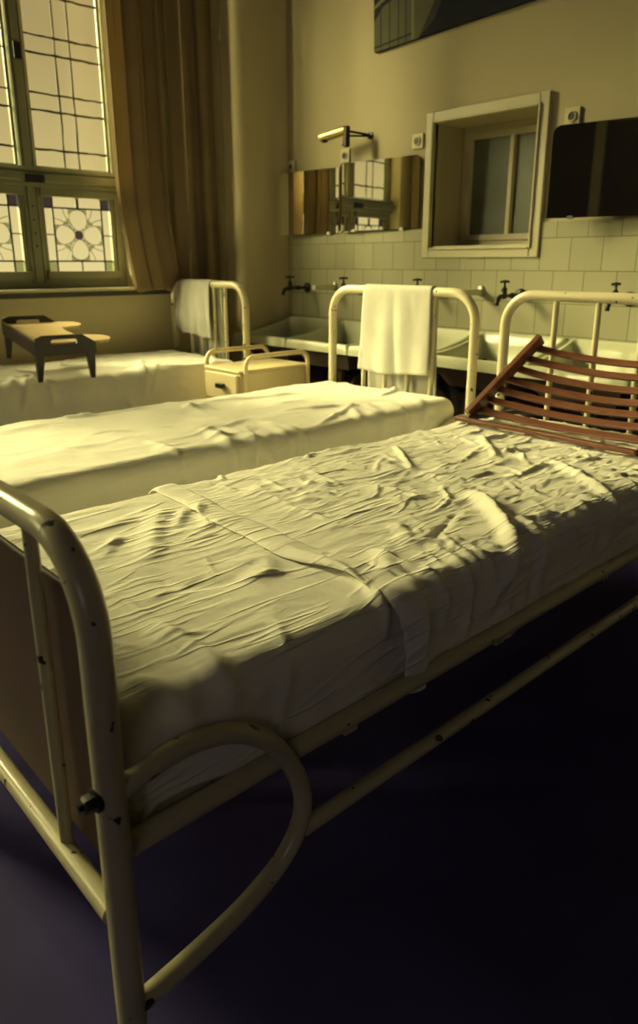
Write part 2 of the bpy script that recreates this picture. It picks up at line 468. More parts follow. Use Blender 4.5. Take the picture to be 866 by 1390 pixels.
def make_window(idx, a, b):
    root = bpy.data.objects.new('window_%d' % idx, None); COL.objects.link(root); root.location = ((a+b)/2, YW+.1, WZ0)
    struct(root)
    mid = (a+b)/2; WZ1 = 3.40 if idx == 1 else 2.75
    bm = bmesh.new()
    wframe(bm, a, b, WZ0, WZ1, .05, YG-.025, YG+.010)
    # central mullion with mouldings
    box(bm, (mid-.045, YG-.026, WZ0+.03), (mid+.045, YG+.010, WZ1-.03))
    box(bm, (mid-.022, YG-.036, WZ0+.03), (mid+.022, YG-.026, WZ1-.03))
    tube(bm, [(mid-.034, YG-.026, WZ0+.03), (mid-.034, YG-.026, WZ1-.04)], .007, 8)
    tube(bm, [(mid+.034, YG-.026, WZ0+.03), (mid+.034, YG-.026, WZ1-.04)], .007, 8)
    fr = fin('window_frame', bm, M['winwood'], root, smooth=False, bevel=.003)
    # transom
    bm = bmesh.new()
    box(bm, (a+.03, YG-.07, 1.60), (b-.03, YG+.010, 1.70)); box(bm, (a+.03, YG-.10, 1.625), (b-.03, YG-.07, 1.665))
    box(bm, (a+.03, YG-.082, 1.675), (b-.03, YG-.07, 1.69))
    fin('transom', bm, M['winwood'], root, smooth=False, bevel=.004)
    bm = bmesh.new(); box(bm, (mid-.05, YG-.115, 1.615), (mid+.05, YG-.09, 1.655)); box(bm, (mid-.02, YG-.05, 2.22), (mid+.02, YG-.030, 2.30))
    for z in (1.50, 1.43, 1.36, 1.29): tube(bm, [(mid, YG-.042, z), (mid, YG-.032, z)], .006, 8)
    fin('window_catch', bm, M['blackmetal'], root, smooth=False, bevel=.004)
    for s, (x0, x1) in enumerate(((a+.05, mid-.045), (mid+.045, b-.05))):
        # upper light: leaded grid
        z0, z1 = 1.70, WZ1-.05
        bm = bmesh.new(); wframe(bm, x0, x1, z0, z1, .014, YG-.006, YG+.008)
        fin('casement', bm, M['winwood'], root, smooth=False, bevel=.002)
        bm = bmesh.new()
        c = (x0+x1)/2; vx = [c-.042, c+.042] if idx > 1 else [c-.045, c+.040]
        hz = []; z = 1.80
        while z < z1-.02: hz += [z]; z += .195; hz += [z]; z += .085
        hz = [h for h in hz if h < z1-.02]
        leadgrid(bm, vx, hz, x0, x1, z0, z1, seed=idx*7+s)
        for v in bm.verts: v.co.y = YG-.001+(v.co.y-YG)*.3
        fin('lead_cames', bm, M['lead'], root)
        bm = bmesh.new(); box(bm, (x0, YG, z0), (x1, YG+.004, z1)); fin('pane', bm, M['pane'], root, smooth=False)
        # lower light
        z0, z1 = WZ0+.05, 1.60
        bm = bmesh.new()
        wframe(bm, x0, x1, z0, z1, .026, YG-.018, YG+.008)
        box(bm, (x0, YG-.05, z1-.045), (x1, YG+.008, z1)); box(bm, (x0, YG-.05, z0), (x1, YG+.008, z0+.045))
        fin('casement', bm, M['winwood'], root, smooth=False, bevel=.003)
        gx0, gx1, gz0, gz1 = x0+.026, x1-.026, z0+.045, z1-.045
        va, vb, ha, hb = gx0+.052, gx1-.052, gz0+.055, gz1-.055
        bm = bmesh.new()
        for x in (va, vb): tube(bm, [(x, YG-.003, gz0), (x, YG-.003, gz1)], .006, 6)
        for z in (ha, hb): tube(bm, [(gx0, YG-.003, z), (gx1, YG-.003, z)], .005, 6)
        cx_, cz_ = (va+vb)/2, (ha+hb)/2; hw, hh = (vb-va)/2, (hb-ha)/2
        box(bm, (cx_-.008, YG-.01, hb), (cx_+.008, YG, gz1)); box(bm, (cx_-.004, YG-.01, gz0), (cx_+.004, YG, ha))
        for x in ((gx0+va)/2, (gx1+vb)/2): box(bm, (x-.026, YG-.008, cz_-.003), (x+.026, YG, cz_+.003))
        # four-petal flower in the middle panel
        for k in range(4):
            an = k*PI/2; ca, sa = math.cos(an), math.sin(an)
            L = (hw if k % 2 == 0 else hh)
            pts = []
            for j in range(20):
                t = 2*PI*j/20
                u = L*.56+L*.40*math.cos(t); w = min(hw, hh)*.36*math.sin(t)*(1+.25*math.cos(t))
                pts.append((cx_+ca*u-sa*w, YG-.002, cz_+sa*u+ca*w))
            tube(bm, pts, .0022, 5, closed=True)
        for sx in (-1, 1):
            for sz in (-1, 1):
                pts = smooth_path([(cx_+sx*hw*.20, YG-.002, cz_+sz*hh*.20), (cx_+sx*hw*.62, YG-.002, cz_+sz*hh*.50), (cx_+sx*hw*.98, YG-.002, cz_+sz*hh*.62)], 5)
                tube(bm, pts, .0018, 5)
                pts = smooth_path([(cx_+sx*hw*.35, YG-.002, cz_+sz*hh*.42), (cx_+sx*hw*.55, YG-.002, cz_+sz*hh*.78), (cx_+sx*hw*.60, YG-.002, cz_+sz*hh*.98)], 5)
                tube(bm, pts, .0018, 5)
        fin('lead_cames', bm, M['lead'], root)
        # glass: plain, with coloured corner squares and greenish ground between petals
        bm = bmesh.new()
        def quad(xa, xb, za, zb, mi):
            f = bm.faces.new([bm.verts.new(p) for p in ((xa, YG+.001, za), (xb, YG+.001, za), (xb, YG+.001, zb), (xa, YG+.001, zb))]); f.material_index = mi
        xs = [gx0, va, vb, gx1]; zs = [gz0, ha, hb, gz1]
        for i in range(3):
            for j in range(3):
                mi = 0
                if i != 1 and j == 2: mi = 1 if (i == 0) == (s == 1) else 1
                if i != 1 and j == 0: mi = 3
                if i == 1 and j == 1:
                    n = 26
                    for p in range(n):
                        for q in range(n):
                            xa, xb = va+(vb-va)*p/n, va+(vb-va)*(p+1)/n; za, zb = ha+(hb-ha)*q/n, ha+(hb-ha)*(q+1)/n
                            u, w = ((xa+xb)/2-cx_)/hw, ((za+zb)/2-cz_)/hh
                            ins = any(((uu-.56)/.42)**2+(ww/(.38))**2 < 1 for uu, ww in ((u, w), (-u, w), (w, u), (-w, u)))
                            au, aw = abs(u), abs(w)
                            corner = au > .42 and aw > .42 and (au+aw) > 1.05
                            mi2 = 0 if (ins or corner) else (1 if au+aw < .26 else 3)
                            quad(xa, xb, za, zb, mi2)
                    continue
                quad(xs[i], xs[i+1], zs[j], zs[j+1], mi)
        fin('pane', bm, [M['pane'], M['pane_dark'], M['pane_red'], M['pane_green']], root, smooth=False)
    reloc(root)
    return root
for i, (a, b) in enumerate(openings): make_window(i+1, a, b)
# ground outside
sbox('ground_outside', [((-30, YW+.5, -1.2), (30, 60, -1.0))], M['ground'])

# niche window ------------------------------------------------
root = bpy.data.objects.new('window_4', None); COL.objects.link(root); root.location = (XW, 2.245, NZ0); struct(root)
bm = bmesh.new()
def yframe(bm, y0, y1, z0, z1, w, xa, xb):
    box(bm, (xa, y0, z0), (xb, y0+w, z1)); box(bm, (xa, y1-w, z0), (xb, y1, z1))
    box(bm, (xa, y0+w, z0), (xb, y1-w, z0+w)); box(bm, (xa, y0+w, z1-w), (xb, y1-w, z1))
yframe(bm, NY0-.048, NY1+.048, NZ0-.048, NZ1+.052, .048, XW-.022, XW+.02)
yframe(bm, NY0-.008, NY1+.008, NZ0-.008, NZ1+.008, .012, XW-.032, XW-.01)
fin('architrave', bm, M['trim'], root, smooth=False, bevel=.005)
bm = bmesh.new()
XN = XW+.235
yframe(bm, NY0, NY1, NZ0+.012, NZ1-.0, .034, XN, XN+.05)
yframe(bm, NY0+.03, NY1-.03, NZ0+.04, NZ1-.03, .032, XN-.014, XN+.03)
box(bm, (XN-.014, 2.225, NZ0+.06), (XN+.03, 2.250, NZ1-.05))
fin('window_frame', bm, M['trim'], root, smooth=False, bevel=.004)
bm = bmesh.new(); box(bm, (XN+.012, NY0+.05, NZ0+.06), (XN+.018, 2.23, NZ1-.05)); fin('pane', bm, M['frosted'], root, smooth=False)
bm = bmesh.new(); box(bm, (XN+.012, 2.245, NZ0+.06), (XN+.018, NY1-.05, NZ1-.05)); fin('pane', bm, M['frosted'], root, smooth=False)
bm = bmesh.new(); box(bm, (XW-.005, NY0+.001, NZ0-.004), (XN, NY1-.001, NZ0+.012)); fin('sill', bm, M['trim'], root, smooth=False, bevel=.003)
reloc(root)

# ------------------------------------------------------------------ curtains
def make_curtain(name, x0, x1, label, seed, flare=0, z0=1.045, group=None, ph=0, yc=3.995):
    n = 150; m = 60; rnd = random.Random(seed)
    zt = 3.75
    folds = [(rnd.uniform(.8, 1.25), rnd.uniform(0, 6)) for _ in range(3)]
    verts = []; W = x1-x0
    for j in range(m+1):
        v = j/m; z = z0+(zt-z0)*v
        for i in range(n+1):
            s = i/n
            amp = .030+.012*math.sin(3*s*PI+seed)
            wob = .25*math.sin(v*3+seed)
            y = yc + amp*math.sin(s*W/.115*2*PI*folds[0][0]*.9+folds[0][1]+ph+wob) + .012*math.sin(s*W/.05*PI+folds[1][1]+v*2)
            x = x0+W*s + .012*math.sin(s*W/.115*4*PI+1)
            if flare:
                e = max(0, 1-v/.22)**1.6
                x += flare*e*(1-s*.2); y -= .02*e*s
            zz = z+(.010*math.sin(s*9+seed)-.004)*(1-v)
            verts.append((x, y, zz))
    faces = [(j*(n+1)+i, j*(n+1)+i+1, (j+1)*(n+1)+i+1, (j+1)*(n+1)+i) for j in range(m) for i in range(n)]
    me = bpy.data.meshes.new(name); me.from_pydata(verts, [], faces); me.update()
    o = link(name, me, M['curtain'])
    md = o.modifiers.new('thickness', 'SOLIDIFY'); md.thickness = .004
    return tag(o, label, 'curtain', group)
make_curtain('curtain', 2.105, 2.44, 'brown curtain panel beside the leaded window, its hem flaring over the sill', 3, flare=.075, z0=1.045, group='brown curtains', yc=3.985)
make_curtain('curtain', 2.50, 2.82, 'brown curtain panel next to the corner pier, behind the far headboard', 8, z0=.99, group='brown curtains', ph=1.2, yc=3.985)
make_curtain('curtain', .86, 1.14, 'brown curtain panel seen only in the wall mirror, on the window\'s far jamb', 5, group='brown curtains')

bm = bmesh.new(); tube(bm, [(2.845, 3.945, .2), (2.845, 3.945, ZC-.01)], .011, 10)
for z in (.5, 1.6, 2.7, 3.5): lathe(bm, [(.011, -.01), (.016, -.008), (.016, .008), (.011, .01)], 10, Matrix.Translation((2.845, 3.945, z)))
tag(fin('heating_pipe', bm, M['wall']), 'thin painted vertical pipe between the brown curtain and the corner pier', 'pipe')

# ------------------------------------------------------------------ beds
def make_bed(y0, y1, label, near=False, xf=.305, xh=2.45, ztf=.905, zth=1.085, skew=0.0, top=.65):
    """y0..y1 post centres; foot at xf, head at xh"""
    t = thing('hospital_bed', label, 'bed', ((xf+xh)/2, (y0+y1)/2, 0), 'iron hospital beds')
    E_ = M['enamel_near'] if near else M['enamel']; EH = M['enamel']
    r = .019; rc = .115
    fx = lambda y: xf+skew*(y-y0)
    # footboard arch
    def arch(xfun, zt, rr, zb):
        p = [(xfun(y0), y0, zb), (xfun(y0), y0, zt-rr-.03)]
        p += [(xfun(y0), q.y, q.z) for q in arc((0, y0+rr, zt-rr), rr, PI, PI/2, (0, 1, 0), (0, 0, 1), 10)]
        q2 = [(xfun(y1), q.y, q.z) for q in arc((0, y1-rr, zt-rr), rr, PI/2, 0, (0, 1, 0), (0, 0, 1), 10)]
        p += q2+[(xfun(y1), y1, zt-rr-.03), (xfun(y1), y1, zb)]
        return [(xfun(y), y, z) for _, y, z in p]
    bm = bmesh.new(); tube(bm, arch(fx, ztf, rc, .13), r, 20)
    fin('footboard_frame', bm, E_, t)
    bm = bmesh.new(); tube(bm, arch(lambda y: xh, zth, rc, .13), r, 20)
    fin('headboard_frame', bm, EH, t)
    W = y1-y0; c = (y0+y1)/2
    # foot: cross tube, inner bars, panel
    bm = bmesh.new(); tube(bm, [(fx(y0+.012)-.006, y0+.012, .405), (fx(y1-.012)-.006, y1-.012, .405)], .015, 14); fin('lower_crossbar', bm, E_, t)
    for yy in (y0+.155, y1-.155):
        bm = bmesh.new(); tube(bm, [(fx(yy)-.002, yy, .40), (fx(yy)-.002, yy, ztf)], .0095, 12)
        fin('spindle', bm, E_, t)
    bm = bmesh.new(); box(bm, (.016, -W/2+.022, .425), (.024, W/2-.022, ztf-.085))
    ma = Matrix.Translation((fx(c), c, 0)) @ Matrix.Rotation(-math.atan(skew), 4, 'Z')
    for v in bm.verts: v.co = ma @ v.co
    fin('footboard_panel', bm, M['woodpanel'], t, smooth=False, bevel=.003)
    # head: spindles, crossbar
    k = W/.865
    offs = (-.232*k, -.077*k, .077*k, .232*k) if near else (-.20*W/.82, .20*W/.82, -.067, .067)
    for o_ in offs:
        bm = bmesh.new(); tube(bm, [(xh, c+o_, .47), (xh, c+o_, zth)], .0105, 12); fin('spindle', bm, EH, t)
    bm = bmesh.new(); tube(bm, [(xh, y0, .47), (xh, y1, .47)], .014, 12); fin('lower_crossbar', bm, EH, t)
    # side rails: round tube on top, flat bar below, low tie tube
    for s, yy in ((1, y0), (-1, y1)):
        bm = bmesh.new()
        x_0 = fx(yy)
        tube(bm, [(x_0+.0, yy+s*.018, .487), (xh, yy+s*.018, .487)], .016, 14)
        fin('side_rail', bm, E_, t)
        bm = bmesh.new()
        box(bm, (x_0+.02, yy+s*.045-.003, .45), (xh-.02, yy+s*.045+.003, .505))
        box(bm, (x_0+.02, min(yy+s*.045, yy+s*.08), .50), (xh-.02, max(yy+s*.045, yy+s*.08), .506))
        for xx in (.72, 1.15, 1.6, 2.05):
            box(bm, (xx, yy+s*.03-.012, .455), (xx+.03, yy+s*.03+.012, .49))
        fin('angle_iron', bm, E_, t, smooth=False, bevel=.001)
        bm = bmesh.new(); tube(bm, [(.612, yy, .352), (xh, yy, .352)], .0135, 12); fin('tie_bar', bm, E_, t)
        # looped corner bracket at the foot
        pts = [(x_0+.004, yy, .585), (.36, yy, .600), (.42, yy, .604), (.49, yy, .585), (.553, yy, .535), (.598, yy, .460), (.610, yy, .386), (.575, yy, .325), (.50, yy, .285), (.41, yy, .262), (x_0+.004, yy, .245)]
        bm = bmesh.new(); tube(bm, smooth_path(pts, 7), .0145, 16); fin('corner_bracket', bm, E_, t)
        # matching simple gusset at the head
        pts = [(xh-.004, yy, .585), (2.38, yy, .595), (2.28, yy, .57), (2.20, yy, .48), (2.19, yy, .40), (2.25, yy, .31), (xh-.004, yy, .245)]
        bm = bmesh.new(); tube(bm, smooth_path(pts, 6), .0125, 12); fin('corner_bracket', bm, E_, t)
        # bolt through the foot post
        bm = bmesh.new()
        d = V3((-1, -.0, 0))
        lathe(bm, [(0, -.004), (.015, -.004), (.015, .002), (.0125, .003), (.0125, .003)], 16, along((x_0-.019, yy, .592), d))
        lathe(bm, [(0, .003), (.0115, .003), (.0115, .013), (.009, .016), (.006, .016), (.006, .022), (0, .023)], 6, along((x_0-.019, yy, .592), d))
        fin('bolt', bm, M['blackmetal'], t)
    # spring base slats across
    bm = bmesh.new()
    for i in range(11):
        xx = .42+i*.19; tube(bm, [(xx, y0+.05, .50), (xx, y1-.05, .50)], .005, 6)
    for i in range(5):
        yy = y0+.12+i*(W-.24)/4; tube(bm, [(x_0+.03, yy, .507), (xh-.03, yy, .507)], .003, 6)
    fin('spring_base', bm, M['steel'], t)
    # casters
    for xx, yy in ((fx(y0), y0), (fx(y1), y1), (xh, y0), (xh, y1)):
        bm = bmesh.new()
        lathe(bm, [(0, .15), (.012, .15), (.012, .115), (.02, .11), (.02, .10), (0, .10)], 14, Matrix.Translation((xx, yy, 0)))
        for s in (-1, 1):
            box(bm, (xx-.012, yy+s*.019-.002, .035), (xx+.03, yy+s*.019+.002, .105))
        tube(bm, [(xx+.015, yy-.022, .042), (xx+.015, yy+.022, .042)], .005, 8)
        cs = fin('caster', bm, M['blackmetal'], t)
        bm = bmesh.new()
        lathe(bm, [(0, -.012), (.03, -.012), (.040, -.010), (.042, 0), (.040, .010), (.03, .012), (0, .012)], 24, along((xx+.015, yy, .042), (0, 1, 0)))
        fin('wheel', bm, M['rubber'], cs)
    reloc(t)
    return t
bed1 = make_bed(.70, 1.60, 'nearest cream iron bed, foot frame with looped corner bracket in the foreground', near=True, skew=.0)
bed2 = make_bed(1.74, 2.56, 'middle cream iron bed, towel hanging on its headboard, in front of the sinks', top=.67)
bed3 = make_bed(3.25, 3.98, 'farthest cream iron bed, under the window, carrying the bed tray', top=.69)

# mattresses
def mattress(x0, x1, y0, y1, z0, z1, label):
    bm = bmesh.new(); box(bm, (x0, y0, z0), (x1, y1, z1))
    o = fin('mattress', bm, M['mattress'], bevel=.035, seg=5)
    return tag(o, label, 'mattress', 'mattresses')
mattress(.352, 2.385, .752, 1.562, .515, .620, 'mattress under the rumpled sheets of the nearest bed')
mattress(.352, 2.385, 1.79, 2.51, .515, .640, 'mattress under the sheet of the middle bed')
mattress(.352, 2.385, 3.28, 3.95, .515, .660, 'mattress under the sheet of the farthest bed by the window')

# sheets ------------------------------------------------------
near_strokes = [
 ([(.663,1.344),(.582,1.251)],.010,.006), ([(.831,1.442),(.722,1.305),(.623,1.151)],.024,.009),
 ([(.87,1.406),(.769,1.293)],.013,.008), ([(.904,1.393),(.823,1.243)],.013,.008),
 ([(.619,1.143),(.615,1.045),(.664,1.011),(.708,.981)],.02,-.006), ([(.728,1.055),(.798,1.04),(.788,.999),(.718,.95)],.022,.007),
 ([(.708,.981),(.803,.957)],.009,.006), ([(.508,.952),(.505,.858),(.508,.783),(.503,.70)],.020,.016),
 ([(.389,.814),(.418,.775),(.445,.70)],.02,.012), ([(.486,1.102),(.51,1.041),(.508,.952)],.012,.006),
 ([(1.461,1.025),(1.331,.844),(1.129,.66)],.017,.026), ([(1.429,1.101),(1.461,1.025)],.016,.012),
 ([(1.122,.873),(1.315,.952)],.007,-.006), ([(.987,.841),(.992,.773),(.985,.66)],.013,.010),
 ([(1.322,.818),(1.421,.779),(1.462,.70)],.012,.012), ([(.898,1.048),(.876,.855),(.825,.70)],.013,.012),
 ([(1.014,.913),(.922,.79)],.02,.012), ([(1.868,1.042),(1.731,.847),(1.621,.70)],.015,.012),
 ([(1.642,1.002),(1.829,1.019)],.009,.010), ([(1.976,1.352),(1.792,1.173)],.011,.012),
 ([(1.879,.973),(1.987,.932)],.008,.010), ([(1.525,1.085),(1.644,1.079)],.008,.010),
 ([(1.681,1.475),(1.483,1.226)],.009,.009), ([(1.155,1.007),(1.077,.883)],.02,.008),
 ([(.45,1.5),(.60,1.40),(.75,1.42)],.018,.007), ([(.42,1.2),(.52,1.3)],.012,.005),
]
rng = random.Random(11)
for _ in range(110):      # crumples over the head half
    x = rng.uniform(1.0, 2.3); y = rng.uniform(.78, 1.55); a = rng.gauss(-.9, .8); L = rng.uniform(.05, .2); b = rng.uniform(-.5, .5)
    p1 = (x+L/2*math.cos(a), y+L/2*math.sin(a)); p2 = (x+L*math.cos(a+b), y+L*math.sin(a+b))
    near_strokes.append(([(x, y), p1, p2], rng.uniform(.004, .009), rng.uniform(.003, .007)))
for _ in range(16):      # pulls at the shaded side edge
    x = rng.uniform(.4, 2.3); a = rng.gauss(1.2, .5)
    near_strokes.append(([(x, .60), (x+.05*math.cos(a), .72), (x+.16*math.cos(a), .72+.14*math.sin(a))], rng.uniform(.008, .016), rng.uniform(.003, .008)))
for _ in range(14):      # faint pulls at the foot half
    x = rng.uniform(.4, .85); y = rng.uniform(.8, 1.5); a = rng.uniform(0, PI); L = rng.uniform(.08, .2)
    near_strokes.append(([(x, y), (x+L*math.cos(a), y+L*math.sin(a))], rng.uniform(.005, .010), rng.uniform(.002, .004)))

def near_disp(U, W, d):
    h = np.zeros(U.shape)
    for pts, w, hh in near_strokes: h += stroke(U, W, pts, w, hh)
    head = 1/(1+np.exp(-(U-1.0)/.05))
    h += (ridged(U, W, 8, 3)-.55)*(.003+.005*head)
    h += (ridged(U+W*.6, W*2.0, 15, 9)-.5)*(.001+.004*head)
    h += fbm(U, W, 2.2, 21, 2)*.008
    side = np.clip(d/.08, 0, 1)
    h += side*(.010*fbm(U*7+W*1.2, W*1.1, 1, 31, 3)+.006)
    return np.where(d > .03, np.maximum(h, -.004), h)

def edgeband(U, x, w):
    return 1/(1+np.exp(-(U-x)/w))
wav = lambda W, s: .012*fbm(W*3, W*0, 1, s, 3)
rect1 = (.340, 2.395, .738, 1.578)
hemf = lambda U: 1+.22*fbm(U, U*0, 3.0, 44, 3)
def disp_foot(U, W, d):
    h = near_disp(U, W, d)
    return h
s1 = cloth('bed_sheet', rect1, .648, (.235, .935), (.585, 1.72), .005, disp_foot, mat=M['sheet'], hem=hemf)
tag(s1, 'cream sheet covering the foot half of the nearest bed, with sharp pressed creases', 'sheet', 'bed sheets')
# head sheet overlaps it with a stitched band hem
def mk_head():
    def disp(U, W, d):
        h = near_disp(U, W, d)
        Ub = U+wav2(W)
        band = np.exp(-((U-.905)/.030)**6)*.006
        pucker = np.exp(-((U-.895)/.05)**2)*.004*fbm(W*9, U*6, 1, 77, 3)
        st = -.0022*np.exp(-((U-.938)/.004)**2)
        return h+.005+band+pucker+st+.016*np.clip(d/.06, 0, 1)*np.exp(-((U-.90)/.06)**2)
    return disp
wav2 = lambda W: .012*fbm(W, W*0, 4, 5, 2)
s2 = cloth('bed_sheet', rect1, .648, (.872, 2.50), (.575, 1.72), .005, mk_head(), mat=M['sheet'], hem=lambda U: 1+.20*fbm(U, U*0, 3.2, 91, 3)-.12*np.clip((U-1.2)/1.2, 0, 1))
# make the free edge wander a little, as laid cloth does
for v in s2.data.vertices:
    k = max(0, 1-(v.co.x-.872)/.16) if v.co.x > .80 else 1
    v.co.x += k*(.022*math.sin(v.co.y*4.2+.3)+.006*math.sin(v.co.y*23)+(.03 if v.co.z < .6 and v.co.y < 1 else 0)*k*(.64-v.co.z)*4)
    v.co.x -= k*.01
tag(s2, 'crumpled cream sheet with stitched band hem covering the head half of the nearest bed', 'sheet', 'bed sheets')
for o in (s1, s2):
    md = o.modifiers.new('thickness', 'SOLIDIFY'); md.thickness = .0022; md.offset = -1
bm = bmesh.new()      # stitches along the hem
for i in range(190):
    y = .80+i*.0041
    if y > 1.56: break
def other_disp(seed, strokes, amp=.010, sc=3.2):
    def f(U, W, d):
        h = np.zeros(U.shape)
        for pts, w, hh in strokes: h += stroke(U, W, pts, w, hh)
        h += (ridged(U*.7+W*.3, W*1.5, sc, seed)-.5)*amp+fbm(U, W, 2, seed+9, 2)*.012
        h += (ridged(U, W, 9, seed+4)-.5)*.004
        side = np.clip(d/.08, 0, 1)
        h += side*(.012*fbm(U*6+W*2, W*1.2, 1, seed+5, 3)+.008)
        return np.where(d > .03, np.maximum(h, -.004), h)
    return f
rng = random.Random(4)
def rstrokes(x0, x1, y0, y1, n):
    L = []
    for _ in range(n):
        x = rng.uniform(x0, x1); y = rng.uniform(y0, y1); a = rng.choice((rng.gauss(0, .4), rng.gauss(-1.0, .5))); l = rng.uniform(.1, .4)
        L.append(([(x, y), (x+l/2*math.cos(a), y+l/2*math.sin(a)+rng.uniform(-.02, .02)), (x+l*math.cos(a), y+l*math.sin(a))], rng.uniform(.008, .018), rng.uniform(.004, .011)))
    for _ in range(12):
        x = rng.uniform(x0, x1); a = rng.gauss(1.0, .5)
        L.append(([(x, y0-.15), (x+.05*math.cos(a), y0-.02), (x+.18*math.cos(a), y0+.16)], rng.uniform(.012, .025), rng.uniform(.006, .014)))
    return L
s3 = cloth('bed_sheet', (.34, 2.40, 1.772, 2.53), .668, (.22, 2.52), (1.60, 2.68), .009, other_disp(120, rstrokes(.9, 2.35, 1.8, 2.5, 26)), mat=M['sheet_soft'], thick=.002)
tag(s3, 'pale sheet smoothed over the middle bed, long shallow creases', 'sheet', 'bed sheets')
s4 = cloth('bed_sheet', (.34, 2.40, 3.262, 3.965), .688, (.22, 2.52), (3.09, 4.06), .010, other_disp(220, rstrokes(.9, 2.3, 3.3, 3.95, 22), .012), mat=M['sheet_soft'], thick=.002)
tag(s4, 'pale sheet on the farthest bed, beneath the dark bed tray', 'sheet', 'bed sheets')

# ------------------------------------------------------------------ towels
def towel(x, y0, y1, ztop, zfront, zback, label, seed, lean=.0, back_shift=0, rb=.0245, corner=0):
    n = 46; rnd = random.Random(seed)
    prof = []
    m1, m2 = 34, 30
    for i in range(m1+1):
        z = zfront+(ztop-zfront)*i/m1; prof.append((-rb, z, 1-i/m1, 0))
    for k in range(1, 9):
        a = PI-PI*k/9; prof.append((rb*math.cos(a), ztop+rb*math.sin(a), 0, k/9))
    for i in range(m2+1):
        z = ztop-(ztop-zback)*i/m2; prof.append((rb, z, i/m2, 1))
    verts = []
    for (dx, z, t, bk) in prof:
        for j in range(n+1):
            s = j/n; y = y0+(y1-y0)*s
            y += back_shift*bk
            fl = (s-.5)*.03*t*(1 if bk < .5 else .6)
            w = .014*t*math.sin(s*7+seed+t*1.5)+.006*math.sin(s*17+seed*2)*t**.5
            xx = x+dx*(1) + (-abs(w) if bk < .5 else abs(w)) - (lean*t if bk < .5 else 0)
            zz = z+(.010*math.sin(s*4+seed)*t)
            if corner and bk < .5: zz += corner*t*(max(0, s-.75)/.25)**2
            verts.append((xx, y+fl, zz))
    P = len(prof)
    faces = [(i*(n+1)+j, i*(n+1)+j+1, (i+1)*(n+1)+j+1, (i+1)*(n+1)+j) for i in range(P-1) for j in range(n)]
    me = bpy.data.meshes.new('towel'); me.from_pydata(verts, [], faces); me.update()
    o = link('towel', me, M['towel'])
    md = o.modifiers.new('thickness', 'SOLIDIFY'); md.thickness = .005; md.offset = 1
    return tag(o, label, 'towel', 'towels over bed heads')
towel(2.45, 1.95, 2.335, 1.085, .735, .60, 'white towel hanging over the headboard of the middle bed', 2, lean=.01)
towel(2.45, 3.56, 3.89, 1.085, .79, .60, 'white towel folded over the headboard of the farthest bed', 5, lean=.01, back_shift=-.055, corner=.06)

# ------------------------------------------------------------------ bedside locker
t = thing('bedside_locker', 'cream metal bedside locker with tube handrails, between middle and farthest beds', 'cabinet', (2.30, 2.97, 0))
bm = bmesh.new(); box(bm, (2.085, 2.825, .22), (2.515, 3.115, .685)); fin('body', bm, M['cabinet'], t, smooth=False, bevel=.006)
bm = bmesh.new(); box(bm, (2.075, 2.82, .686), (2.52, 3.12, .700)); fin('top', bm, M['cabinet'], t, smooth=False, bevel=.004)
bm = bmesh.new(); box(bm, (2.068, 2.835, .545), (2.084, 3.105, .678)); dr = fin('drawer', bm, M['cabinet'], t, smooth=False, bevel=.005)
bm = bmesh.new(); box(bm, (2.045, 2.925, .615), (2.066, 2.985, .628)); box(bm, (2.045, 2.925, .605), (2.051, 2.985, .628)); fin('handle', bm, M['blackmetal'], dr, bevel=.003)
bm = bmesh.new(); box(bm, (2.068, 2.835, .235), (2.084, 3.105, .535)); dd = fin('door', bm, M['cabinet'], t, smooth=False, bevel=.005)
bm = bmesh.new(); box(bm, (2.05, 2.855, .38), (2.066, 2.87, .44)); fin('handle', bm, M['blackmetal'], dd, bevel=.003)
for yy in (2.805, 3.135):
    zt = .765 if yy < 3 else .765
    p = [(2.105, yy, .08), (2.105, yy, zt-.05)]+[tuple(q) for q in arc((2.155, yy, zt-.05), .05, PI, PI/2, (1, 0, 0), (0, 0, 1), 6)][1:]
    p += [tuple(q) for q in arc((2.455, yy, zt-.05), .05, PI/2, 0, (1, 0, 0), (0, 0, 1), 6)]+[(2.505, yy, .08)]
    bm = bmesh.new(); tube(bm, p, .0115, 12); fin('handrail', bm, M['cabinet'], t)
    for xx in (2.105, 2.505):
        bm = bmesh.new(); lathe(bm, [(0, -.01), (.03, -.01), (.034, 0), (.03, .01), (0, .01)], 16, along((xx, yy, .034), (0, 1, 0)))
        box(bm, (xx-.012, yy-.016, .034), (xx+.012, yy-.012, .085)); box(bm, (xx-.012, yy+.012, .034), (xx+.012, yy+.016, .085)); box(bm, (xx-.012, yy-.016, .075), (xx+.012, yy+.016, .085))
        fin('caster', bm, M['rubber'], t)
reloc(t)

# ------------------------------------------------------------------ bed tray
t = thing('bed_tray', 'dark wooden bed tray with handle holes and pale top, standing on the farthest bed', 'tray', (0, 0, 0))
TM = Matrix.Translation((1.262, 3.20, 0)) @ Matrix.Rotation(math.radians(-8), 4, 'Z') @ Matrix.Translation((0, 0, .69)) @ Matrix.Rotation(math.radians(4.5), 4, 'X') @ Matrix.Translation((0, 0, -.69))
W_, L_ = .245, .60; zt = .862
def tfin(name, bm, m, par=t, **k):
    for v in bm.verts: v.co = TM @ v.co
    return fin(name, bm, m, par, **k)
